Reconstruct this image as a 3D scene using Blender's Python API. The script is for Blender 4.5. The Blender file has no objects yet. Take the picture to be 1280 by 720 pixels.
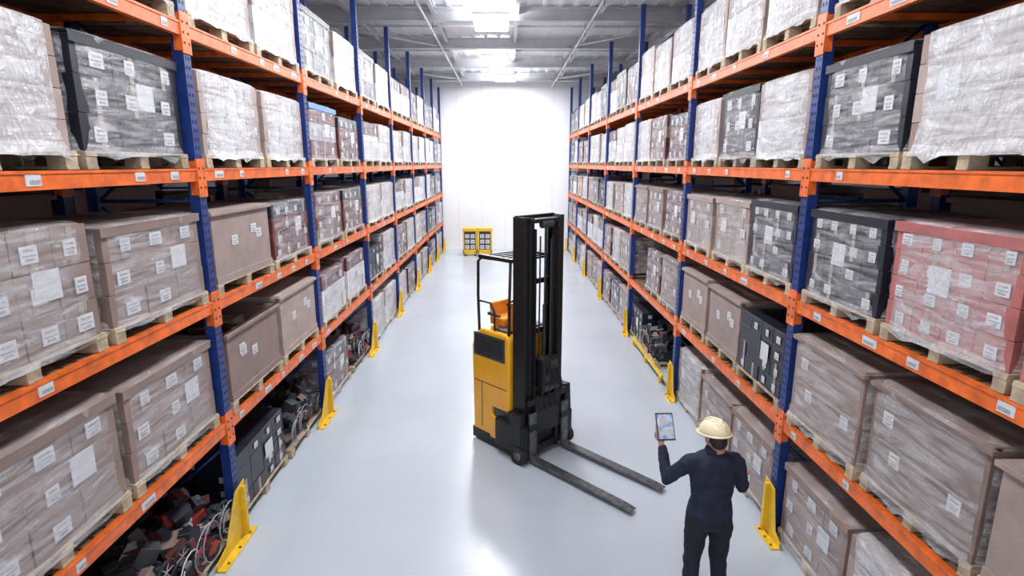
import bpy, math, random
from mathutils import Vector, Matrix, noise, Euler
R = random.Random(7)
scene = bpy.context.scene
COL = scene.collection

# ------------------------------------------------------------------ materials
def mat(name, col, rough=0.5, metal=0.0, var=0.12, nscale=6.0, bump=0.0, bscale=60.0,
        objvar=0.0, coat=0.0, emit=None, estr=0.0, spec=0.5, stretch=None):
    m = bpy.data.materials.new(name); m.use_nodes = True
    nt = m.node_tree; N = nt.nodes; L = nt.links
    b = N['Principled BSDF']
    b.inputs['Roughness'].default_value = rough
    b.inputs['Metallic'].default_value = metal
    b.inputs['Specular IOR Level'].default_value = spec
    b.inputs['Coat Weight'].default_value = coat
    tc = N.new('ShaderNodeTexCoord')
    mp = N.new('ShaderNodeMapping')
    if stretch: mp.inputs['Scale'].default_value = stretch
    L.new(tc.outputs['Object'], mp.inputs['Vector'])
    nz = N.new('ShaderNodeTexNoise'); nz.inputs['Scale'].default_value = nscale
    nz.inputs['Detail'].default_value = 5
    L.new(mp.outputs['Vector'], nz.inputs['Vector'])
    cr = N.new('ShaderNodeValToRGB')
    lo = [max(0, c * (1 - var * 1.6)) for c in col[:3]]; hi = [min(1, c * (1 + var)) for c in col[:3]]
    cr.color_ramp.elements[0].position = 0.3; cr.color_ramp.elements[1].position = 0.7
    cr.color_ramp.elements[0].color = (*lo, 1); cr.color_ramp.elements[1].color = (*hi, 1)
    L.new(nz.outputs['Fac'], cr.inputs['Fac'])
    out = cr.outputs['Color']
    if objvar > 0:
        oi = N.new('ShaderNodeObjectInfo')
        mr = N.new('ShaderNodeMapRange'); mr.inputs['To Min'].default_value = 1 - objvar; mr.inputs['To Max'].default_value = 1 + objvar
        L.new(oi.outputs['Random'], mr.inputs['Value'])
        hs = N.new('ShaderNodeHueSaturation'); L.new(out, hs.inputs['Color']); L.new(mr.outputs['Result'], hs.inputs['Value'])
        out = hs.outputs['Color']
    L.new(out, b.inputs['Base Color'])
    if bump > 0:
        n2 = N.new('ShaderNodeTexNoise'); n2.inputs['Scale'].default_value = bscale; n2.inputs['Detail'].default_value = 4
        L.new(mp.outputs['Vector'], n2.inputs['Vector'])
        bp = N.new('ShaderNodeBump'); bp.inputs['Strength'].default_value = bump; bp.inputs['Distance'].default_value = 0.01
        L.new(n2.outputs['Fac'], bp.inputs['Height']); L.new(bp.outputs['Normal'], b.inputs['Normal'])
    if emit:
        b.inputs['Emission Color'].default_value = (*emit, 1); b.inputs['Emission Strength'].default_value = estr
    return m

def film_mat(name, lo, hi, tint=(0.86, 0.87, 0.91)):
    m = bpy.data.materials.new(name); m.use_nodes = True
    nt = m.node_tree; N = nt.nodes; L = nt.links
    b = N['Principled BSDF']; out = N['Material Output']
    b.inputs['Base Color'].default_value = (*tint, 1); b.inputs['Roughness'].default_value = 0.18
    b.inputs['Specular IOR Level'].default_value = 1.0; b.inputs['Coat Weight'].default_value = 0.6; b.inputs['Coat Roughness'].default_value = 0.10
    tc = N.new('ShaderNodeTexCoord')
    mp = N.new('ShaderNodeMapping'); mp.inputs['Scale'].default_value = (1.6, 0.9, 7.0); mp.inputs['Rotation'].default_value = (0.35, 0, 0)
    L.new(tc.outputs['Object'], mp.inputs['Vector'])
    n1 = N.new('ShaderNodeTexNoise'); n1.inputs['Scale'].default_value = 2.2; n1.inputs['Detail'].default_value = 8; n1.inputs['Roughness'].default_value = .62; n1.inputs['Distortion'].default_value = 0.8
    L.new(mp.outputs['Vector'], n1.inputs['Vector'])
    mr = N.new('ShaderNodeMapRange'); mr.inputs['From Min'].default_value = 0.38; mr.inputs['From Max'].default_value = 0.70
    mr.inputs['To Min'].default_value = lo; mr.inputs['To Max'].default_value = hi
    L.new(n1.outputs['Fac'], mr.inputs['Value'])
    mp2 = N.new('ShaderNodeMapping'); mp2.inputs['Scale'].default_value = (4, 4, 2.0)
    L.new(tc.outputs['Object'], mp2.inputs['Vector'])
    n2 = N.new('ShaderNodeTexNoise'); n2.inputs['Scale'].default_value = 4; n2.inputs['Detail'].default_value = 6; n2.inputs['Distortion'].default_value = 1.4
    L.new(mp2.outputs['Vector'], n2.inputs['Vector'])
    bp = N.new('ShaderNodeBump'); bp.inputs['Strength'].default_value = 0.8; bp.inputs['Distance'].default_value = 0.04
    L.new(n2.outputs['Fac'], bp.inputs['Height']); L.new(bp.outputs['Normal'], b.inputs['Normal']); L.new(bp.outputs['Normal'], b.inputs['Coat Normal'])
    tr = N.new('ShaderNodeBsdfTransparent'); mx = N.new('ShaderNodeMixShader')
    L.new(mr.outputs['Result'], mx.inputs['Fac']); L.new(tr.outputs[0], mx.inputs[1]); L.new(b.outputs[0], mx.inputs[2])
    L.new(mx.outputs[0], out.inputs['Surface'])
    return m

M = {}
M['orange'] = mat('orange_beam_paint', (0.77, 0.145, 0.022), 0.4, 0.0, 0.2, 9, coat=0.1)
M['blue'] = mat('blue_upright_paint', (0.010, 0.036, 0.19), 0.4, 0.0, 0.2, 9)
M['yellow'] = mat('yellow_guard_paint', (0.76, 0.47, 0.02), 0.4, 0.0, 0.1, 9)
M['hole'] = mat('dark_slot', (0.01, 0.01, 0.015), 0.8, var=0.0)
M['sticker'] = mat('white_sticker', (0.60, 0.61, 0.65), 0.5, var=0.08)
M['ink'] = mat('grey_ink', (0.36, 0.36, 0.39), 0.6, var=0.3, nscale=80)
M['wood'] = mat('pallet_wood', (0.46, 0.37, 0.26), 0.75, 0, 0.25, 8, 0.3, 60, 0.15)
M['deckwood'] = mat('deck_wood', (0.20, 0.12, 0.075), 0.8, 0, 0.3, 6, 0.3, 40)
M['taupe'] = mat('taupe_carton', (0.250, 0.178, 0.155), 0.6, 0, 0.10, 5, 0.15, 40, 0.16)
M['taupe2'] = mat('light_taupe_carton', (0.34, 0.265, 0.24), 0.6, 0, 0.10, 5, 0.15, 40, 0.14)
M['dark'] = mat('navy_black_carton', (0.012, 0.015, 0.028), 0.4, 0, 0.3, 5, 0.15, 40, 0.2)
M['maroon'] = mat('maroon_carton', (0.12, 0.03, 0.03), 0.5, 0, 0.25, 5, 0.15, 40, 0.25)
M['pink'] = mat('pink_red_carton', (0.43, 0.14, 0.13), 0.5, 0, 0.15, 5, 0.15, 40, 0.1)
M['red'] = mat('red_parts', (0.28, 0.02, 0.02), 0.5, 0, 0.15, 5)
M['white'] = mat('white_carton', (0.62, 0.63, 0.66), 0.5, 0, 0.12, 5, 0.15, 40, 0.1)
M['grey'] = mat('grey_carton', (0.30, 0.30, 0.33), 0.5, 0, 0.15, 5, 0.15, 40, 0.15)
M['tapecol'] = mat('packing_tape', (0.34, 0.26, 0.21), 0.3, 0, 0.1)
M['film'] = film_mat('stretch_film', 0.07, 0.52)
M['filmmid'] = film_mat('stretch_film_double', 0.15, 0.58)
M['filmheavy'] = film_mat('stretch_film_heavy', 0.36, 0.82)
M['bluecover'] = mat('blue_cover_sheet', (0.12, 0.28, 0.6), 0.4)
M['black'] = mat('black_mast_steel', (0.010, 0.010, 0.012), 0.42, 0.2, 0.3, 12)
M['rubber'] = mat('rubber', (0.015, 0.015, 0.016), 0.8)
M['steel'] = mat('fork_steel', (0.14, 0.15, 0.16), 0.35, 0.7, 0.3, 14)
M['chrome'] = mat('cylinder_chrome', (0.4, 0.4, 0.42), 0.2, 1.0, 0.05)
M['fyellow'] = mat('forklift_yellow', (0.86, 0.41, 0.012), 0.33, 0, 0.06, 4, coat=0.3)
M['forange'] = mat('seat_orange', (0.80, 0.27, 0.02), 0.5)
M['dgrey'] = mat('dark_grey_plastic', (0.04, 0.045, 0.055), 0.45)
M['navy'] = mat('navy_workwear', (0.010, 0.015, 0.040), 0.85, 0, 0.25, 12, 0.4, 90)
M['pants'] = mat('black_trousers', (0.008, 0.011, 0.024), 0.85, 0, 0.25, 12, 0.4, 90)
M['skin'] = mat('skin', (0.50, 0.28, 0.20), 0.5, 0, 0.06)
M['hair'] = mat('dark_hair', (0.02, 0.013, 0.01), 0.5, 0, 0.4, 60, 0.6, 120)
M['hat'] = mat('cream_hard_hat', (0.80, 0.70, 0.46), 0.35, 0, 0.04, coat=0.3)
M['screen'] = mat('tablet_screen', (0.35, 0.42, 0.6), 0.15, 0, 0.6, 14, emit=(0.55, 0.65, 0.9), estr=0.3)
M['lips'] = mat('lips', (0.4, 0.12, 0.1), 0.5)
M['eye'] = mat('eye_white', (0.8, 0.8, 0.8), 0.2)
M['ceilmetal'] = mat('ceiling_sheet', (0.82, 0.83, 0.85), 0.5, 0, 0.04, 0.7)
M['ceilbeam'] = mat('ceiling_steel', (0.60, 0.62, 0.65), 0.5, 0.0, 0.08, 2)
M['pipe'] = mat('sprinkler_pipe', (0.2, 0.2, 0.22), 0.5, 0.2)
M['wall'] = mat('wall_paint', (0.84, 0.86, 0.89), 0.6, 0, 0.02, 0.6)
M['wallside'] = mat('side_wall_cladding', (0.22, 0.22, 0.24), 0.7, 0, 0.05, 0.6)
M['wallseam'] = mat('wall_seam', (0.70, 0.72, 0.76), 0.6, 0, 0.02)
M['lamp'] = mat('lamp_diffuser', (1, 1, 1), 0.5, emit=(0.97, 0.98, 1.0), estr=12)
M['floor'] = mat('polished_concrete', (0.45, 0.50, 0.565), 0.23, 0, 0.045, 0.5, spec=0.65)

# ------------------------------------------------------------------ mesh builder
class MB:
    def __init__(s): s.v = []; s.f = []; s.m = []; s.sm = []; s.mats = []
    def mi(s, k):
        if k not in s.mats: s.mats.append(k)
        return s.mats.index(k)
    def add(s, vs, fs, k, smooth=False):
        o = len(s.v); s.v += [tuple(v) for v in vs]
        for f in fs:
            s.f.append([o + i for i in f]); s.m.append(s.mi(k)); s.sm.append(smooth)
    def box(s, c, d, k, rot=None, taper=1.0):
        x, y, z = d[0] / 2, d[1] / 2, d[2] / 2; t = taper
        vs = [Vector(p) for p in [(-x, -y, -z), (x, -y, -z), (x, y, -z), (-x, y, -z), (-x * t, -y * t, z), (x * t, -y * t, z), (x * t, y * t, z), (-x * t, y * t, z)]]
        if rot: 
            rm = Euler(rot).to_matrix(); vs = [rm @ v for v in vs]
        c = Vector(c); vs = [v + c for v in vs]
        s.add(vs, [(0, 3, 2, 1), (4, 5, 6, 7), (0, 1, 5, 4), (1, 2, 6, 5), (2, 3, 7, 6), (3, 0, 4, 7)], k)
    def prism(s, prof, y0, y1, k, axis='y'):
        n = len(prof)
        if axis == 'y': vs = [(p[0], y0, p[1]) for p in prof] + [(p[0], y1, p[1]) for p in prof]
        else: vs = [(y0, p[0], p[1]) for p in prof] + [(y1, p[0], p[1]) for p in prof]
        fs = [tuple(range(n)), tuple(range(2 * n - 1, n - 1, -1))] + [(i, i + n, (i + 1) % n + n, (i + 1) % n) for i in range(n)]
        s.add(vs, fs, k)
    def tube(s, path, r, k, seg=10, flat=1.0, ref=None, smooth=True):
        path = [Vector(p) for p in path]; n = len(path)
        rs = r if isinstance(r, (list, tuple)) else [r] * n
        rings = []; prev = None
        for i, p in enumerate(path):
            d = (path[min(i + 1, n - 1)] - path[max(i - 1, 0)]).normalized()
            if prev is None:
                a = Vector(ref) if ref else (Vector((0, 0, 1)) if abs(d.z) < .9 else Vector((1, 0, 0)))
            else: a = prev
            u = (a - d * a.dot(d)).normalized(); w = d.cross(u); prev = u
            rings.append([p + u * math.cos(t) * rs[i] + w * math.sin(t) * rs[i] * flat for t in [2 * math.pi * j / seg for j in range(seg)]])
        s.loft(rings, k, smooth)
    def loft(s, rings, k, smooth=True, cap=True):
        seg = len(rings[0]); n = len(rings)
        vs = [v for rg in rings for v in rg]
        fs = [(i * seg + j, i * seg + (j + 1) % seg, (i + 1) * seg + (j + 1) % seg, (i + 1) * seg + j) for i in range(n - 1) for j in range(seg)]
        if cap: fs += [tuple(range(seg - 1, -1, -1)), tuple((n - 1) * seg + j for j in range(seg))]
        s.add(vs, fs, k, smooth)
    def ell(s, c, r, k, seg=16, rg=10, rot=None, zmin=-1.0):
        c = Vector(c); rm = Euler(rot).to_matrix() if rot else Matrix.Identity(3)
        rings = []; a0 = math.asin(max(-0.999, zmin))
        for i in range(rg + 1):
            a = a0 + (math.pi / 2 - .02 - a0) * i / rg
            rings.append([c + rm @ Vector((r[0] * math.cos(a) * math.cos(2 * math.pi * j / seg), r[1] * math.cos(a) * math.sin(2 * math.pi * j / seg), r[2] * math.sin(a))) for j in range(seg)])
        s.loft(rings, k)
    def obj(s, name, parent=None, bevel=0, seg=1, bake=True, loc=None):
        me = bpy.data.meshes.new(name); me.from_pydata(s.v, [], s.f)
        for k in s.mats: me.materials.append(M[k])
        me.polygons.foreach_set('material_index', s.m); me.polygons.foreach_set('use_smooth', s.sm); me.update()
        o = bpy.data.objects.new(name, me); COL.objects.link(o)
        if parent: o.parent = parent
        if loc: o.location = loc
        if bevel:
            b = o.modifiers.new('bev', 'BEVEL'); b.width = bevel; b.segments = seg; b.limit_method = 'ANGLE'; b.angle_limit = 0.7
            if bake: bake_obj(o)
        return o
def bake_obj(o):
    bpy.context.view_layer.update()
    dg = bpy.context.evaluated_depsgraph_get()
    me = bpy.data.meshes.new_from_object(o.evaluated_get(dg)); o.modifiers.clear(); o.data = me
def empty(name, loc=(0, 0, 0), rz=0.0):
    e = bpy.data.objects.new(name, None); COL.objects.link(e); e.location = loc; e.rotation_euler = (0, 0, rz); e.empty_display_size = .2
    return e

# ------------------------------------------------------------------ shell
WALLY = 27.0; CZ = 7.9
b = MB(); b.box((0, 12, -0.1), (18.4, 30.4, 0.2), 'floor'); b.obj('floor')
b = MB(); b.box((0, WALLY + .1, CZ / 2), (18.4, .2, CZ), 'wall')
for i in range(-8, 9):
    b.box((i * 1.1, WALLY - .004, CZ / 2), (.025, .01, CZ), 'wallseam')
b.box((0, WALLY - .004, 4.6), (18, .01, .02), 'wallseam')
b.obj('wall_back')
for s, n in ((-1, 'left'), (1, 'right')):
    b = MB(); b.box((s * 9.1, 12, CZ / 2), (.2, 30, CZ), 'wallside'); b.obj('wall_' + n)
b = MB(); b.box((0, 12, CZ + .1), (18.4, 30.4, .2), 'ceilmetal')
x = -9
while x < 9:
    b.box((x, 12, CZ - .02), (.10, 30, .04), 'ceilmetal'); x += .4
b.obj('ceiling')
b = MB()
for yy in [1.5, 5, 8.5, 12, 15.5, 19, 22.5, 26]:
    b.box((0, yy, CZ - .07), (18, .2, .03), 'ceilbeam'); b.box((0, yy, CZ - .36), (18, .2, .03), 'ceilbeam'); b.box((0, yy, CZ - .21), (18, .03, .28), 'ceilbeam')
b.obj('roof_girders')
b = MB()
for i in range(-4, 5):
    xx = i * 2.1 + .3
    b.box((xx, 12, CZ - .06), (.10, 30, .02), 'ceilbeam'); b.box((xx, 12, CZ - .2), (.10, 30, .02), 'ceilbeam'); b.box((xx, 12, CZ - .13), (.02, 30, .14), 'ceilbeam')
for j in range(14):
    yy = 1.5 + j * 1.75
    b.box((0, yy, CZ - .1), (18, .05, .05), 'ceilbeam')
for j, yy in enumerate([8.5, 15.5, 22.5]):
    for sx in (-1, 1):
        b.tube([(sx * 5.4, yy, CZ - .3), (sx * 2, yy + 3.5, CZ - .3)], .03, 'ceilbeam', 6)
b.obj('roof_purlins')
b = MB()
for xx in (-1.9, 2.1):
    b.tube([(xx, -2, CZ - .5), (xx, WALLY - .1, CZ - .5)], .03, 'ceilbeam', 8)
    for j in range(9):
        b.tube([(xx, 1 + j * 3, CZ - .5), (xx, 1 + j * 3, CZ - .62)], .012, 'pipe', 6)
        b.tube([(xx, 1 + j * 3, CZ - .5), (xx, 1 + j * 3, CZ - .05)], .008, 'pipe', 6)
b.obj('sprinkler_pipes')

# ------------------------------------------------------------------ lights
def highbay(x, y, p, up, big=1.0):
    b = MB(); W_, L_ = .9 * big, 1.7 * big
    b.box((0, 0, .06), (W_, L_, .08), 'ceilmetal'); b.box((0, 0, .01), (W_ - .06, L_ - .06, .02), 'lamp')
    for yy in (-.5, .5): b.tube([(0, yy, .1), (0, yy, .36)], .008, 'pipe', 6)
    o = b.obj('high_bay_light'); o.location = (x, y, CZ - .45)
    for nm, e, rx, z in (('led_array', p, 0, -.01), ('ceiling_fill', up, math.pi, .11)):  # second light is an added upward fill that brightens the ceiling
        ld = bpy.data.lights.new(nm, 'AREA'); ld.shape = 'RECTANGLE'; ld.size = W_ - .06; ld.size_y = L_ - .06; ld.energy = e; ld.color = (.97, .98, 1)
        lo = bpy.data.objects.new(nm, ld); COL.objects.link(lo); lo.parent = o; lo.location = (0, 0, z); lo.rotation_euler = (rx, 0, 0)
for yy, p, u in ((3.2, 125, 60), (7.2, 150, 80), (11.2, 190, 95), (15.4, 260, 120), (20.7, 330, 140), (24.8, 280, 140)):
    highbay(-.35 if yy < 24 else 0, yy, p, u)
for sx in (-1, 1):
    for yy in (10, 19): highbay(sx * 6.9, yy, 60, 240)
w = bpy.data.worlds.new('world'); scene.world = w; w.use_nodes = True
w.node_tree.nodes['Background'].inputs[0].default_value = (.95, .965, 1, 1)
w.node_tree.nodes['Background'].inputs[1].default_value = 1.35

# ------------------------------------------------------------------ racks
LV = [1.3, 2.6, 3.9, 5.2]
FX = 2.93
def rack(side, posts, off, name, near=True):
    b = MB(); f0 = FX + off; dpt = 1.08; top = 7.35 if near else 6.6
    X = lambda x: side * x
    for pi, py in enumerate(posts):
        for xx in (f0 + .05, f0 + dpt - .05):
            b.box((X(xx - .04), py, top / 2), (.02, .12, top), 'blue')
            for e in (-1, 1): b.box((X(xx + .01), py + e * .052, top / 2), (.08, .016, top), 'blue')
            b.box((X(xx), py, .01), (.2, .2, .02), 'blue')
        if near and py < 13:
            z = .15
            while z < top:
                for e in (-1, 1): b.box((X(f0 - .001), py + e * .025, z), (.003, .014, .03), 'hole')
                z += .08
        z = .25; k = 0
        xa, xb = f0 + .08, f0 + dpt - .08
        while z < top - .9:
            b.tube([(X(xa), py, z), (X(xb), py, z)], .018, 'blue', 6)
            b.tube([(X(xa if k % 2 else xb), py, z), (X(xb if k % 2 else xa), py, z + .8)], .018, 'blue', 6)
            z += .85; k += 1
        for lz in LV:
            b.box((X(f0 - .006), py, lz - .03), (.012, .15, .36), 'orange')
            b.box((X(f0 + dpt + .006), py, lz - .03), (.012, .15, .3), 'orange')
            for e in (-1, 1):
                b.box((X(f0 + .03), py + e * .068, lz - .03), (.08, .01, .32), 'orange')
                for zz in (-.12, -.03, .06): b.box((X(f0 - .013), py + e * .04, lz + zz), (.004, .02, .02), 'hole')
    for i in range(len(posts) - 1):
        a, c = posts[i] + .07, posts[i + 1] - .07
        for lz in LV:
            for xx in (f0 + .025, f0 + dpt - .025):
                b.box((X(xx), (a + c) / 2, lz), (.05, c - a, .12), 'orange')
                b.box((X(xx - .004), (a + c) / 2, lz + .05), (.058, c - a, .02), 'orange')
            y = a + .06
            while y < c - .05:
                b.box((X(f0 + dpt / 2), y, lz + .045), (dpt - .12, .09, .02), 'deckwood'); y += .125
            for q in range(4):
                yy = a + (c - a) * (q + .5) / 4
                b.box((X(f0 + dpt / 2), yy, lz), (dpt - .1, .05, .05), 'orange')
            if near and posts[i] < 14:
                for q in range(5):
                    yy = a + (c - a) * (q + .3 + R.random() * .4) / 5
                    if R.random() < .6:
                        w_ = R.choice([.09, .12, .18])
                        b.box((X(f0 - .002), yy, lz), (.006, w_, .07), 'sticker')
                        b.box((X(f0 - .004), yy + .01, lz - .01), (.006, w_ * .7, .025), 'ink')
    return b.obj(name)
PL = [-.6, 2.6, 5.6, 8.75, 12.1, 15.3, 18.5, 21.5, 24.1, 26.7]
PR = [-2.0, 1.8, 5.6, 9.4, 13.2, 17.0, 20.6, 23.7, 26.7]
rack(-1, PL, 0, 'pallet_rack'); rack(1, PR, 0, 'pallet_rack.001')
rack(-1, PL, 1.3, 'pallet_rack.002', False); rack(1, PR, 1.3, 'pallet_rack.003', False)

def guard(side, y):
    b = MB()
    f = FX - .03; q = 1.0 if side < 0 else .55
    pr = [(y - .62 * q, 0), (y - .62 * q, .08), (y - .40 * q, .14), (y - .12, .58), (y + .10, .62), (y + .10, 0)]
    b.prism([(p[0], p[1]) for p in pr], side * (f - .012), side * (f + .0), 'yellow', axis='x')
    b.box((side * (f - .03), y, .30), (.06, .05, .58), 'yellow')
    b.box((side * (f - .04), y - .25 * q, .008), (.12, .74 * q, .016), 'yellow')
    for yy in (y - .5 * q, y - .25 * q, y): b.tube([(side * (f - .07), yy, .015), (side * (f - .07), yy, .03)], .015, 'steel', 8)
    b.obj('rack_post_guard', bevel=.004)
for y in PL[1:]: guard(-1, y)
for y in PR[1:]: guard(1, y)
b = MB()
b.box((FX - .05, 11.1, .16), (.05, 2.5, .06), 'yellow')
for yy in (10.0, 11.1, 12.2): b.box((FX - .05, yy, .07), (.05, .08, .14), 'yellow')
b.obj('floor_guide_rail', bevel=.004)

# ------------------------------------------------------------------ pallet loads
def pallet(b, w=1.2, d=1.04):
    for y in (-w / 2 + .05, 0, w / 2 - .05):
        b.box((0, y, .011), (d, .1, .022), 'wood')
        for x in (-d / 2 + .07, 0, d / 2 - .07): b.box((x, y, .06), (.13, .1, .078), 'wood')
        b.box((0, y, .108), (d, .1, .02), 'wood')
    n = 7
    for i in range(n):
        x = -d / 2 + .055 + i * (d - .11) / (n - 1)
        b.box((x, 0, .128), (.1, w, .02), 'wood')
Z0 = .139
def label(b, face, u, z, w, h, xf, yf, rr):
    t = .004
    lines = [(0.25, .6, .12), (-.05, .75, .1), (-.28, .5, .16)]
    if face == 'x':
        b.box((xf, u, z), (t, w, h), 'sticker')
        for dz, lw, lh in lines: b.box((xf + .002, u, z + dz * h), (t, w * lw, h * lh), 'ink')
    else:
        sg = 1 if face == 'y+' else -1
        b.box((u, sg * yf, z), (w, t, h), 'sticker')
        for dz, lw, lh in lines: b.box((u, sg * (yf + .002), z + dz * h), (w * lw, t, h * lh), 'ink')
def film(b, w, d, h, key, seed, flare=.03):
    N_ = 56; rings = []; a0 = d / 2 + .012; b0 = w / 2 + .012
    ne = 9.0
    zs = [.09, .12, .15, .2, .28, .38, .5, .62, .74, .84, .92]
    def sup(a, bb, z, jit):
        rg = []
        for j in range(N_):
            t = 2 * math.pi * (j + .5) / N_; c, s_ = math.cos(t), math.sin(t)
            m_ = (abs(c) ** ne + abs(s_) ** ne) ** (-1 / ne)
            x, y = c * m_ * a, s_ * m_ * bb
            nn = noise.noise(Vector((x * 5 + seed * 3.1, y * 5, z * 7))) + .5 * noise.noise(Vector((x * 14, y * 14 + seed, z * 16)))
            k_ = 1 + jit * nn
            rg.append(Vector((x * k_, y * k_, z)))
        return rg
    for z in zs:
        zz = z * h / .92 if z > .15 else z
        fl = flare * max(0, (.22 - z) / .13)
        rings.append(sup(a0 + fl, b0 + fl, zz + (.012 * noise.noise(Vector((seed, z * 5, 0))) if z > .2 else 0), .012 if z > .15 else .035))
    rings.append(sup(a0, b0, h + .008, .012)); rings.append(sup(a0 - .03, b0 - .03, h + .022, .012)); rings.append(sup(a0 * .5, b0 * .5, h + .018, .02)); rings.append(sup(.05, .05, h + .015, 0))
    for j, v in enumerate(rings[0]): v.z = .10 - .05 * max(0, noise.noise(Vector((j * .4, seed, 1)))) * 2
    seg = N_; n = len(rings)
    vs = [v for rg in rings for v in rg]
    fs = [(i * seg + j, i * seg + (j + 1) % seg, (i + 1) * seg + (j + 1) % seg, (i + 1) * seg + j) for i in range(n - 1) for j in range(seg)]
    fs.append(tuple((n - 1) * seg + j for j in range(seg)))
    b.add(vs, fs, key, True)
VAR = {}
def finish(name, b, fl=None):
    o = b.obj(name, bevel=.007)
    if fl:
        f = MB(); film(f, *fl); of = f.obj('f')
        import bmesh
        bm = bmesh.new(); bm.from_mesh(o.data); base = len(o.data.materials)
        nf = len(bm.faces); bm.from_mesh(of.data); bm.faces.ensure_lookup_table()
        for i in range(nf, len(bm.faces)): bm.faces[i].material_index = base
        bm.to_mesh(o.data); bm.free(); o.data.materials.append(M[fl[3]])
        bpy.data.objects.remove(of)
    me = o.data; bpy.data.objects.remove(o); VAR[name] = me
def cartons(name, keys, cols, rows, h, lp, wrapkey, seed, lid=None, w=1.17, d=1.0, mixrow=None, lw=.42):
    rr = random.Random(seed); b = MB(); pallet(b)
    H = h - Z0; dc = 3
    cw, cd, ch = w / cols, d / dc, H / rows
    for r in range(rows):
        tp = 1 - .012 * r / rows
        for c in range(cols):
            for e in range(dc):
                if 0 < c < cols - 1 and e < dc - 1 and r < rows - 1: continue
                k = mixrow[r % len(mixrow)] if mixrow else rr.choice(keys)
                y = (-w / 2 + (c + .5) * cw) * tp; x = (-d / 2 + (e + .5) * cd) * tp
                jx, jy = rr.uniform(-.004, .004), rr.uniform(-.003, .003)
                z = Z0 + (r + .5) * ch
                b.box((x + jx, y + jy, z), (cd - .007, cw - .008, ch - .005), k, rot=(0, 0, rr.uniform(-.006, .006)))
        for c in range(cols):
            y = (-w / 2 + (c + .5) * cw) * tp; z = Z0 + (r + .5) * ch
            if rr.random() < lp:
                s_ = min(cw, ch) * lw; label(b, 'x', y + rr.uniform(-.1, .1) * cw, z - ch * .05, s_ * rr.uniform(.8, 1.25), s_, d / 2 + .004, 0, rr)
            if rr.random() < .3:
                b.box((d / 2 + .001, y, z), (.003, .05, ch - .01), 'tapecol')
        for e in range(dc):
            x = (-d / 2 + (e + .5) * cd) * tp; z = Z0 + (r + .5) * ch
            for fc in ('y+', 'y-'):
                if rr.random() < lp: s_ = min(cd, ch) * lw; label(b, fc, x, z, s_, s_, 0, w / 2 + .003, rr)
    if rr.random() < .8: b.box((d / 2 + .008, rr.uniform(-.25, .25), Z0 + H * .55), (.003, .2, .22), 'sticker')
    if lid: b.box((0, 0, h + .008), (d + .03, w + .03, .016), lid); b.box((d / 2 + .012, 0, h - .03), (.006, w + .02, .07), lid)
    finish(name, b, (w, d, h + (.016 if lid else 0), wrapkey, seed) if wrapkey else None)
def binbox(name, key, h, seed, openTop=True, wrapkey=None, w=1.16, d=1.0):
    rr = random.Random(seed); b = MB(); pallet(b)
    t = .03; z0 = Z0; H = h - z0
    def wall(c, dd): b.box(c, dd, key)
    wall((d / 2 - t / 2, 0, z0 + H / 2), (t, w, H)); wall((-d / 2 + t / 2, 0, z0 + H / 2), (t, w, H))
    wall((0, w / 2 - t / 2, z0 + H / 2), (d - 2 * t, t, H)); wall((0, -w / 2 + t / 2, z0 + H / 2), (d - 2 * t, t, H))
    for sx in (-1, 1):
        b.box((sx * (d / 2), 0, h - .02), (.07, w + .07, .04), key); b.box((0, sx * (w / 2), h - .02), (d, .07, .04), key)
        b.box((sx * (d / 2 + .004), 0, z0 + .04), (.012, w + .01, .08), key)
    if openTop:
        b.box((0, 0, z0 + H * .72), (d - .08, w - .08, .02), 'taupe')
        for i in range(5): b.box((rr.uniform(-.3, .3), rr.uniform(-.38, .38), z0 + H * .78), (.3, .25, .14), rr.choice(['taupe2', 'dark', 'maroon']), rot=(rr.uniform(-.15, .15), rr.uniform(-.15, .15), rr.uniform(0, 3)))
    else: b.box((0, 0, h), (d + .02, w + .02, .03), key)
    for i in range(3): label(b, 'x', rr.uniform(-.4, .4), z0 + H * rr.uniform(.3, .7), .12, .12, d / 2 + .004, 0, rr)
    label(b, 'y-', .1, z0 + H * .55, .12, .12, 0, w / 2 + .003, rr)
    finish(name, b, (w + .04, d + .04, h, wrapkey, seed) if wrapkey else None)
def clutter(name, seed):
    rr = random.Random(seed); b = MB(); pallet(b)
    b.box((-.05, 0, Z0 + .12), (.85, 1.05, .24), 'dark')
    for i in range(150):
        s_ = [rr.uniform(.05, .20) for _ in range(3)]
        x = .46 - abs(rr.gauss(0, .28)); z = Z0 + .06 + rr.random() * .55 * (1 if x < .3 else .75)
        b.box((max(-.44, x), rr.uniform(-.52, .52), z), s_, rr.choices(['dark', 'maroon', 'taupe', 'grey', 'dgrey', 'red', 'white'], [11, 3, 1, 1, 8, 1.3, .5])[0], rot=(rr.uniform(-.5, .5), rr.uniform(-.5, .5), rr.uniform(0, 3)))
    # small hand-cart wheels and hoses among the parts
    for i in range(5):
        y = -.45 + i * .22; zc = Z0 + rr.uniform(.12, .5); a = .11
        pts = [(.50, y + a * math.cos(t), zc + a * math.sin(t)) for t in [2 * math.pi * q / 18 for q in range(19)]]
        b.tube(pts, .016, 'rubber', 8)
        for t in range(3):
            an = t * math.pi / 3; b.tube([(.50, y - a * math.cos(an), zc - a * math.sin(an)), (.50, y + a * math.cos(an), zc + a * math.sin(an))], .006, 'grey', 6)
    for i in range(7):
        y = rr.uniform(-.5, .5); a = rr.uniform(.08, .25)
        pts = [(.5 + .05 * math.sin(t * 3.1), y + a * math.cos(t * 6.28), Z0 + .25 + a * math.sin(t * 6.28)) for t in [q / 14 for q in range(11)]]
        b.tube(pts, .007, rr.choice(['grey', 'rubber', 'white', 'grey']), 6)
    finish(name, b, None)

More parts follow.
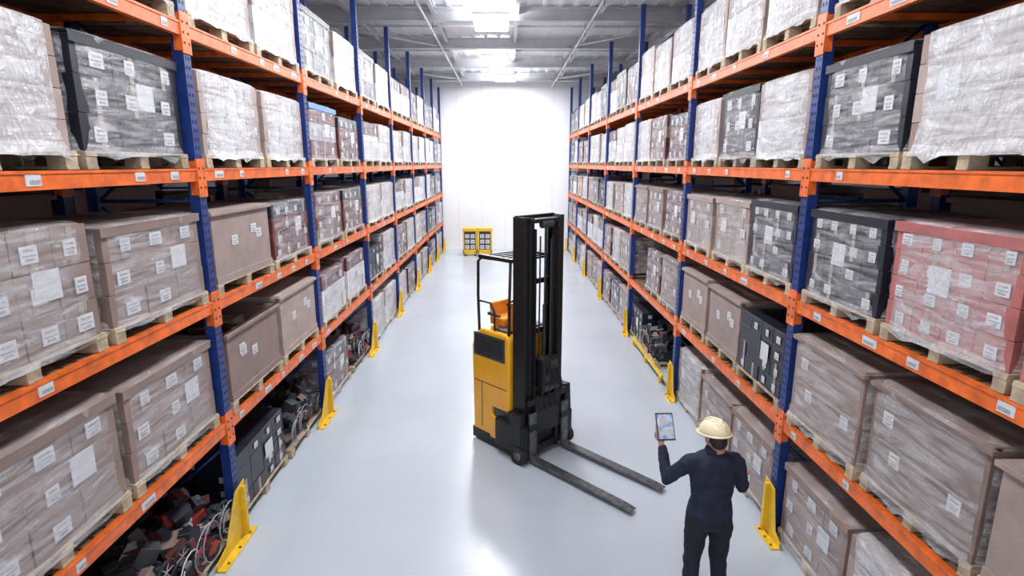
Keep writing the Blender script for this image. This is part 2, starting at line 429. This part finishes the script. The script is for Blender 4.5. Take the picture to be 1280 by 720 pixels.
cartons('A', ['taupe'], 3, 3, .98, .75, 'film', 1, lid='taupe')
cartons('A2', ['taupe'], 4, 3, 1.02, .8, 'film', 2)
cartons('A3', ['taupe2', 'taupe'], 3, 4, 1.0, .6, 'filmheavy', 3)
cartons('B', ['dark'], 3, 3, .98, .75, 'film', 4, lid='dark')
cartons('B2', ['dark'], 4, 4, 1.0, .65, 'film', 5, lid='dark')
cartons('C', ['white', 'taupe2'], 3, 4, 1.02, .5, 'filmheavy', 6)
cartons('C2', ['taupe2', 'white'], 4, 4, .97, .6, 'filmheavy', 7)
cartons('D', ['pink'], 4, 4, 1.02, .9, 'filmmid', 8, lid='pink', lw=.42)
cartons('F', ['maroon'], 4, 4, .95, .7, 'film', 9, mixrow=['maroon', 'maroon', 'maroon', 'dark'])
cartons('F2', ['maroon', 'taupe'], 3, 4, .98, .7, 'film', 10)
cartons('G', ['dark'], 4, 4, .9, .6, None, 12)
cartons('W', ['white'], 3, 3, .95, .3, 'film', 13, mixrow=['white', 'white', 'maroon'])
cartons('U', ['grey'], 3, 3, .98, .5, 'film', 14, lid='bluecover', mixrow=['maroon', 'grey', 'maroon'])
binbox('E', 'taupe2', .98, 20, False)
binbox('E2', 'taupe', .95, 21, True)
binbox('E3', 'taupe', 1.0, 22, False, 'film')
clutter('K', 30); clutter('K2', 31)
cartons('H', ['taupe2', 'taupe'], 3, 3, .98, .7, 'filmmid', 15, lid='taupe2')
ZL = [0] + [z + .062 for z in LV]
ZS = [.93, .95, .89, .94, 1.0]
def place(kind, side, y, lvl, w=1.2, off=0.0, rz=None, dx=0):
    o = bpy.data.objects.new('pallet_load', VAR[kind]); COL.objects.link(o)
    o.location = (side * (FX + off + .54 + dx), y, ZL[lvl] + .001)
    rr = R.uniform(-.012, .012) if rz is None else rz
    o.rotation_euler = (0, 0, (0 if side < 0 else math.pi) + rr)
    sy = w / 1.22; o.scale = (1, sy, (ZS[lvl] if off == 0 else 1.07) * R.uniform(.96, 1.03))
def bay(side, a, c, rows):
    for lvl, kinds in rows.items():
        n = len(kinds); L_ = (c - a - .16) / n
        for i, k in enumerate(kinds):
            if k: place(k, side, a + .08 + L_ * (i + .5), lvl, min(L_ - .05, 1.42), dx=R.uniform(-.03, .02))
bay(-1, 2.6, 5.6, {0: ['K', 'K2'], 1: ['A', 'A'], 2: ['A2', 'A'], 3: ['A3', 'B'], 4: ['C', 'A3']})
bay(-1, 5.6, PL[3], {0: ['G', 'K'], 1: ['E2', 'E'], 2: ['E', 'F'], 3: ['C2', 'C2'], 4: ['C', 'C']})
bay(-1, PL[3], PL[4], {0: ['F', 'K2'], 1: ['W', 'W'], 2: ['F2', 'F'], 3: ['U', 'F'], 4: ['B', 'C']})
bay(1, 1.8, 5.6, {0: ['E', 'A3', 'A'], 1: ['E', 'E3', 'E3'], 2: ['D', 'D', 'B2'], 3: ['C', 'A3', 'B'], 4: ['C', 'C', 'C']})
bay(1, 5.6, 9.4, {0: ['A', 'E3', 'A3'], 1: ['G', 'E', 'E'], 2: ['B2', 'H', 'H'], 3: ['C', 'B', 'C2'], 4: ['C', 'C', 'C2']})
bay(1, 9.4, 13.2, {0: [None, 'K', 'G'], 1: ['E3', 'F2', None], 2: ['F2', 'A', 'E3'], 3: ['F', 'F2', 'C2'], 4: ['C', 'C2', 'C']})
kinds = ['A', 'A3', 'B', 'C', 'C2', 'F', 'F2', 'G', 'W', 'E', 'H', 'A2']
hi = ['C', 'C2', 'W', 'C', 'B', 'F']
for side, ps, st in ((-1, PL, 4), (1, PR, 4)):
    for i in range(st, len(ps) - 1):
        n = 3 if ps[i + 1] - ps[i] > 3.5 else 2
        bay(side, ps[i], ps[i + 1], {l: [R.choice(hi if l >= 3 else kinds + (['C', 'W'])) for _ in range(n)] for l in range(5)})
for side, ps in ((-1, PL), (1, PR)):
    for i in range(0, len(ps) - 1):
        n = 3 if ps[i + 1] - ps[i] > 3.5 else 2
        for l in range(5):
            for q in range(n):
                L_ = (ps[i + 1] - ps[i] - .16) / n
                place(R.choice(['G', 'E']), side, ps[i] + .08 + L_ * (q + .5), l, min(L_ - .05, 1.4), off=1.32, rz=0)
bay(-1, -.6, 2.6, {l: ['A', 'A3'] for l in range(5)})

# ------------------------------------------------------------------ forklift
fk = empty('forklift', (.58, 7.34, 0), math.atan2(-.73, .69))
b = MB()
b.prism([(-1.10, .16), (-1.12, 1.45), (-1.05, 1.66), (-.90, 1.74), (-.40, 1.74), (-.34, 1.68), (-.34, .62), (-.70, .62), (-.70, .16)], -.42, .42, 'fyellow')
b.obj('body', fk, .035, 3)
b = MB()
b.prism([(-.74, .14), (-.74, .52), (-.38, .40), (-.30, .14)], -.43, .43, 'fyellow')
b.obj('step_cover', fk, .03, 3)
b = MB()
b.box((-.70, 0, .11), (.84, .84, .16), 'black'); b.box((-.5, 0, .57), (.34, .8, .12), 'dgrey')
for sg in (-1, 1):
    b.box((-.74, sg * .422, 1.50), (.64, .012, .34), 'dgrey')
    for i in range(7): b.box((-.74, sg * .43, 1.38 + i * .04), (.56, .01, .015), 'black')
    b.box((-.73, sg * .424, .95), (.68, .006, .010), 'black'); b.box((-.90, sg * .424, .6), (.010, .006, .68), 'black')
b.box((-.55, 0, 1.755), (.3, .7, .03), 'dgrey')
b.obj('chassis', fk, .01, 2)
b = MB()
def hwheel(bb, c, r, w_, k='rubber'):
    c = Vector(c); bb.tube([c - Vector((0, w_ / 2, 0)), c + Vector((0, w_ / 2, 0))], r, k, 24); bb.tube([c - Vector((0, w_ / 2 + .006, 0)), c + Vector((0, w_ / 2 + .006, 0))], r * .5, 'steel', 16)
hwheel(b, (-.90, -.3, .14), .14, .1); hwheel(b, (-.90, .3, .14), .14, .1)
hwheel(b, (-.08, -.47, .13), .13, .1); hwheel(b, (-.08, .47, .13), .13, .1)
b.obj('wheels', fk)
b = MB()
b.box((-.22, 0, .28), (.34, .84, .44), 'black'); b.box((-.26, -.45, .34), (.56, .11, .40), 'black'); b.box((-.26, .45, .34), (.56, .11, .40), 'black')
b.box((-.2, .0, .58), (.24, .94, .22), 'black')
b.box((-.12, .46, .62), (.22, .14, .6), 'black', taper=.8); b.box((-.12, -.46, .50), (.22, .13, .42), 'black', taper=.8)
b.obj('mast_base', fk, .015, 2)
b = MB()
MH = 3.34
for sg in (-1, 1):
    b.box((-.20, sg * .36, MH / 2 + .05), (.22, .03, MH - .1), 'black')
    b.box((-.305, sg * .33, MH / 2 + .05), (.022, .08, MH - .1), 'black'); b.box((-.095, sg * .33, MH / 2 + .05), (.022, .08, MH - .1), 'black')
    b.box((-.14, sg * .285, MH / 2 + .02), (.14, .025, MH - .06), 'black'); b.box((-.075, sg * .26, MH / 2 + .02), (.02, .07, MH - .06), 'black')
    b.box((-.08, sg * .225, MH / 2 - .05), (.10, .02, MH - .2), 'black')
    b.tube([(-.25, sg * .19, .3), (-.25, sg * .19, 2.1)], .035, 'black', 12); b.tube([(-.25, sg * .19, 2.1), (-.25, sg * .19, MH - .1)], .02, 'dgrey', 12)
    b.box((-.03, sg * .06, 1.7), (.006, .03, 2.7), 'dgrey')
    b.tube([(-.06, sg * .12, .8), (-.06, sg * .13, 1.8), (-.06, sg * .12, MH - .25)], .012, 'rubber', 8)
for z, hgt in ((MH - .03, .09), (2.45, .07), (1.75, .08), (.75, .12)):
    b.box((-.27, 0, z), (.05, .72, hgt), 'black')
b.box((-.12, 0, MH - .05), (.16, .60, .05), 'black')
b.tube([(-.06, -.1, MH - .1), (-.06, .1, MH - .1)], .05, 'dgrey', 16)
b.obj('mast', fk, .004)
b = MB()
for z in (.16, .52, .86): b.box((-.015, 0, z), (.03, .74, .09), 'black')
for sg in (-1, 1): b.box((-.02, sg * .2, .5), (.035, .06, .86), 'black')
b.box((-.03, 0, 1.24), (.16, .34, .40), 'black'); b.box((.03, .06, 1.34), (.06, .14, .12), 'dgrey'); b.box((.03, -.08, 1.16), (.05, .1, .1), 'dgrey')
b.box((-.03, 0, .62), (.08, .5, .5), 'black')
b.tube([(.04, -.14, 1.02), (.04, .14, 1.02)], .045, 'dgrey', 14)
for i in range(4):
    y = -.14 + i * .09
    b.tube([(.03, y, 1.4), (.09, y * 1.1, 1.2), (.08, y * 1.6, .95), (.02, y * 1.2, .7)], .011, 'rubber', 8)
b.obj('carriage', fk, .006)
b = MB()
for sg in (-1, 1):
    y = sg * .325
    b.prism([(.0, .06), (.0, .72), (.04, .72), (.045, .11), (.12, .085), (1.52, .07), (1.66, .055), (1.66, .045), (.1, .04), (.02, .045)], y - .065, y + .065, 'steel')
    b.box((.02, y, .52), (.05, .15, .10), 'black')
b.obj('forks', fk, .006)
b = MB()
for sg in (-1, 1):
    b.tube([(-1.0, sg * .37, 1.68), (-1.02, sg * .37, 2.2), (-1.01, sg * .37, 2.68), (-.94, sg * .37, 2.74), (-.32, sg * .37, 2.76)], .021, 'black', 10)
    b.tube([(-.40, sg * .37, 1.70), (-.36, sg * .37, 2.75)], .02, 'black', 10)
    b.tube([(-1.01, sg * .37, 2.12), (-.75, sg * .37, 2.12), (-.68, sg * .37, 2.0), (-.68, sg * .37, 1.73)], .014, 'black', 8)
for i in range(6):
    b.box((-.96 + i * .12, 0, 2.75), (.03, .74, .03), 'black')
b.box((-.65, .37, 2.76), (.66, .05, .05), 'black'); b.box((-.65, -.37, 2.76), (.66, .05, .05), 'black')
b.obj('overhead_guard', fk)
b = MB()
b.box((-.80, 0, 1.82), (.30, .44, .12), 'forange'); b.box((-.95, 0, 1.95), (.08, .38, .24), 'forange', rot=(0, -.12, 0)); b.box((-.80, -.27, 1.93), (.26, .05, .05), 'dgrey')
b.obj('seat', fk, .03, 3)
b = MB()
b.box((-.50, .05, 1.90), (.16, .3, .28), 'fyellow', taper=.8); b.tube([(-.5, .05, 2.02), (-.56, .05, 2.14)], .022, 'dgrey', 10)
cc = Vector((-.57, .05, 2.15)); pts = [cc + Vector((math.cos(t) * .14 * .95, math.sin(t) * .15, math.cos(t) * .07)) for t in [2 * math.pi * q / 24 for q in range(25)]]
b.tube(pts, .013, 'rubber', 8); b.tube([cc - Vector((.13, 0, .06)), cc + Vector((.13, 0, .06))], .01, 'rubber', 6)
b.box((-.46, -.22, 1.95), (.06, .1, .4), 'forange'); b.tube([(-.5, -.25, 1.8), (-.54, -.25, 2.1)], .01, 'black', 6); b.ell((-.54, -.25, 2.12), (.022, .022, .022), 'black', 10, 6)
b.obj('controls', fk, .01, 2)

# ------------------------------------------------------------------ yellow equipment at the far end
def farbox(x, y):
    b = MB(); w_, d_, h_ = .62, .5, 1.15
    for sx in (-1, 1):
        for sy in (-1, 1): b.box((sx * (w_ / 2 - .03), sy * (d_ / 2 - .03), h_ / 2 + .05), (.06, .06, h_), 'yellow')
    b.box((0, 0, .14), (w_, d_, .10), 'yellow'); b.box((0, 0, h_ + .02), (w_ + .03, d_ + .03, .14), 'yellow'); b.box((0, 0, .24), (w_, d_, .08), 'yellow')
    b.box((0, .02, .66), (w_ - .1, d_ - .1, .78), 'dgrey')
    for i in range(2):
        for j in range(3): b.box((-.12 + i * .24, -.21, .4 + j * .24), (.18, .02, .17), 'sticker'); b.box((-.12 + i * .24, -.222, .4 + j * .24), (.08, .01, .07), 'ink')
    for sx in (-1, 1):
        for sy in (-1, 1): hwheel(b, (sx * .22, sy * .2, .05), .05, .04)
    o = b.obj('yellow_tool_cabinet', bevel=.008); o.location = (x, y, 0)
farbox(-1.58, 25.3); farbox(-.92, 25.3)

# ------------------------------------------------------------------ worker
PX, PY, PS = 1.80, 4.47, 1.07
wk = empty('warehouse_worker', (PX, PY, 0), 0.05); wk.scale = (PS, PS, PS)
def ering(cx, cy, z, rx, ry, n=28, e=2.3):
    out = []
    for j in range(n):
        t = 2 * math.pi * j / n; c, s_ = math.cos(t), math.sin(t)
        m_ = (abs(c) ** e + abs(s_) ** e) ** (-1 / e); out.append(Vector((cx + c * m_ * rx, cy + s_ * m_ * ry, z)))
    return out
b = MB()
b.loft([ering(0, 0, z, rx * 1.06, ry * 1.06) for z, rx, ry in [(.80, .12, .09), (.85, .168, .12), (.92, .178, .128), (.99, .168, .118), (1.07, .156, .108), (1.17, .162, .112), (1.28, .180, .118), (1.37, .188, .112), (1.42, .17, .098), (1.455, .12, .08), (1.48, .07, .065), (1.52, .055, .055)]], 'navy')
for sg in (-1, 1):
    b.tube([(sg * .09, .0, .92), (sg * .10, .0, .78), (sg * .108, .012, .62), (sg * .112, .018, .48), (sg * .118, .0, .34), (sg * .122, -.015, .20), (sg * .125, -.02, .075)], [.1, .100, .084, .072, .068, .060, .058], 'navy', 18)
    b.ell((sg * .17, 0, 1.39), (.07, .075, .07), 'navy')
SL, EL, WL = Vector((-.195, 0, 1.39)), Vector((-.325, .14, 1.16)), Vector((-.325, .32, 1.37))
SR, ER, WR = Vector((.195, 0, 1.39)), Vector((.275, .04, 1.13)), Vector((.39, .25, 1.10))
for S, E, W in ((SL, EL, WL), (SR, ER, WR)):
    b.tube([S, S.lerp(E, .35), S.lerp(E, .8), E, E.lerp(W, .2), E.lerp(W, .6), W], [.066, .063, .056, .054, .053, .046, .038], 'navy', 16)
body = b.obj('body', wk)
rm = body.modifiers.new('r', 'REMESH'); rm.mode = 'VOXEL'; rm.voxel_size = .011; rm.use_smooth_shade = True
sm = body.modifiers.new('s', 'SMOOTH'); sm.factor = .6; sm.iterations = 5
tx = bpy.data.textures.new('fold', 'CLOUDS'); tx.noise_scale = .09
dm = body.modifiers.new('d', 'DISPLACE'); dm.texture = tx; dm.strength = .025; dm.mid_level = .5
bake_obj(body)
body.data.materials.clear(); body.data.materials.append(M['navy']); body.data.materials.append(M['pants'])
for p in body.data.polygons:
    p.use_smooth = True; c = p.center; p.material_index = 1 if (c.z < .93 and abs(c.x) < .3) else 0
b = MB(); b.loft([ering(0, .0, z, rx, ry) for z, rx, ry in [(1.465, .085, .075), (1.51, .068, .068), (1.515, .06, .06)]], 'navy'); b.obj('collar', wk)
b = MB()
for sg in (-1, 1):
    cx = sg * .125
    b.loft([[Vector((cx + math.cos(t) * w_, yy + 0 * t, .03 + zc + math.sin(t) * hh)) for t in [2 * math.pi * j / 16 for j in range(16)]] for yy, w_, zc, hh in [(-.10, .02, .015, .025), (-.085, .04, .02, .042), (-.02, .046, .03, .056), (.05, .046, .015, .044), (.12, .05, .005, .034), (.17, .042, 0, .028), (.19, .02, -.003, .015)]], 'rubber')
    b.tube([(cx, -.02, .05), (cx, -.02, .14)], [.058, .058], 'rubber', 16)
    b.box((cx, .045, .01), (.085, .27, .02), 'rubber')
b.obj('boots', wk)
hd = empty('head_pivot', (0, .02, 1.60)); hd.parent = wk; hd.rotation_euler = (-.15, 0, .35)
b = MB()
b.tube([(0, -.03, -.13), (0, -.015, -.02)], [.056, .052], 'skin', 16)
b.ell((0, -.005, .02), (.074, .092, .098), 'skin', 24, 16)
b.ell((0, .025, -.035), (.056, .062, .068), 'skin', 20, 12)
b.ell((0, .093, -.015), (.012, .02, .024), 'skin', 12, 8); b.ell((0, .104, -.027), (.014, .012, .010), 'skin', 12, 8)
for sg in (-1, 1): b.ell((sg * .076, -.005, 0), (.01, .02, .032), 'skin', 12, 8, rot=(0, 0, sg * .3))
for sg in (-1, 1):
    b.ell((sg * .03, .078, .012), (.014, .01, .009), 'eye', 12, 8); b.ell((sg * .03, .086, .012), (.006, .004, .006), 'hair', 8, 6)
    b.tube([(sg * .045, .077, .031), (sg * .03, .086, .035), (sg * .014, .086, .032)], .004, 'hair', 6)
b.ell((0, .083, -.052), (.022, .008, .008), 'lips', 12, 8)
hobj = b.obj('head', hd)
b = MB()
b.ell((0, -.014, .022), (.080, .094, .10), 'hair', 24, 16); b.ell((0, -.045, -.03), (.070, .062, .075), 'hair', 20, 12)
b.obj('hair', hd)
b = MB()
rings = []
for i in range(11):
    a = math.pi / 2 * i / 10 * .985
    rings.append([Vector((math.cos(a) * .112 * math.cos(t), -.004 + math.cos(a) * .138 * math.sin(t), .035 + .108 * math.sin(a))) for t in [2 * math.pi * j / 32 for j in range(32)]])
b.loft(rings, 'hat')
br = []
for (kx, ky, z, f) in [(.110, .136, .040, 0), (.122, .148, .030, .035), (.124, .150, .024, .037), (.108, .134, .030, 0)]:
    br.append([Vector((kx * math.cos(t), -.004 + ky * math.sin(t) + f * max(0, math.sin(t)) ** 2, z - .01 * (f > 0) * max(0, math.sin(t)))) for t in [2 * math.pi * j / 32 for j in range(32)]])
b.loft(br, 'hat', cap=False)
b.tube([(0, .125, .075), (0, .09, .118), (0, .03, .143), (0, -.04, .142), (0, -.10, .115), (0, -.13, .075)], .012, 'hat', 10)
for sg in (-1, 1): b.tube([(sg * .035, .115, .07), (sg * .035, .03, .137), (sg * .035, -.04, .136), (sg * .035, -.115, .075)], .007, 'hat', 8)
b.tube([(0, -.13, .03), (0, -.105, .0), (.03, -.10, -.005)], .006, 'rubber', 6)
b.obj('hard_hat', hd)
def hand(name, wrist, fwd, nrm, thumb_side, curls, thumbcurl=.4):
    f = Vector(fwd).normalized(); n = Vector(nrm); n = (n - f * n.dot(f)).normalized(); l = f.cross(n) * thumb_side
    W = Vector(wrist); P = lambda a, c, d: W + f * a + l * c + n * d
    b = MB()
    rings = []
    for a, hw, th in [(-.035, .026, .022), (0, .028, .020), (.03, .036, .017), (.065, .042, .015), (.092, .040, .012)]:
        rings.append([P(a, hw * math.cos(t), th * math.sin(t)) for t in [2 * math.pi * j / 18 for j in range(18)]])
    b.loft(rings, 'skin')
    for i, (c, ln) in enumerate([(.030, .072), (.010, .080), (-.011, .074), (-.030, .058)]):
        p = P(.082, c, 0); ang = 0; pts = [p]; seg = [.45, .30, .25]
        for s_ in seg:
            ang += curls[i]; p = p + (f * math.cos(ang) + n * math.sin(ang)) * ln * s_; pts.append(p)
        b.tube(pts, [.0095, .009, .008, .006], 'skin', 10)
    d0 = P(.018, .026, .006); d1 = P(.045, .054, .014); d2 = P(.070, .062, .014 + .03 * thumbcurl); d3 = P(.090, .058, .014 + .055 * thumbcurl)
    b.tube([d0, d1, d2, d3], [.015, .0125, .0105, .007], 'skin', 10)
    o = b.obj(name, wk); r = o.modifiers.new('r', 'REMESH'); r.mode = 'VOXEL'; r.voxel_size = .0028; r.use_smooth_shade = True
    s_ = o.modifiers.new('s', 'SMOOTH'); s_.iterations = 2; bake_obj(o)
    o.data.materials.clear(); o.data.materials.append(M['skin'])
    for p in o.data.polygons: p.use_smooth = True
TN = Vector((.20, -.80, .50)).normalized()
hf = Vector((.02, .35, .80)).normalized(); hf = (hf - TN * hf.dot(TN)).normalized()
wl = WL + (WL - EL).normalized() * .03
lat = hf.cross(TN) * -1
TC = wl + hf * .125 + TN * .023 - lat * .045
hand('hand_left', wl, hf, TN, -1, [.04, .04, .05, .05], .55)
hand('hand_right', WR + (WR - ER).normalized() * .03, (.55, .8, .05), (-.2, .2, -.95), 1, [.15, .3, .35, .4], .2)
b = MB()
b.box((0, 0, 0), (.165, .235, .009), 'dgrey'); b.box((0, 0, .005), (.147, .21, .002), 'screen')
b.box((-.02, .045, .0064), (.08, .06, .001), 'sticker'); b.box((.015, -.045, .0064), (.10, .045, .001), 'sticker')
tb = b.obj('tablet_computer', bevel=.003)
mw = Matrix.Translation((PX, PY, 0)) @ Matrix.Rotation(.05, 4, 'Z') @ Matrix.Scale(PS, 4)
yv = hf; xv = yv.cross(TN)
ori = Matrix((xv, yv, TN)).transposed().to_4x4()
tb.matrix_world = mw @ Matrix.Translation(TC) @ ori

# ------------------------------------------------------------------ camera
cd = bpy.data.cameras.new('camera'); cd.sensor_width = 36; cd.lens = 36 * 710 / 1280
cam = bpy.data.objects.new('camera', cd); COL.objects.link(cam)
cam.location = (0, 0, 4); cam.rotation_euler = (math.radians(90 - 12.3), 0, math.radians(-.65))
scene.camera = cam
scene.view_settings.view_transform = 'Standard'
scene.view_settings.look = 'None'
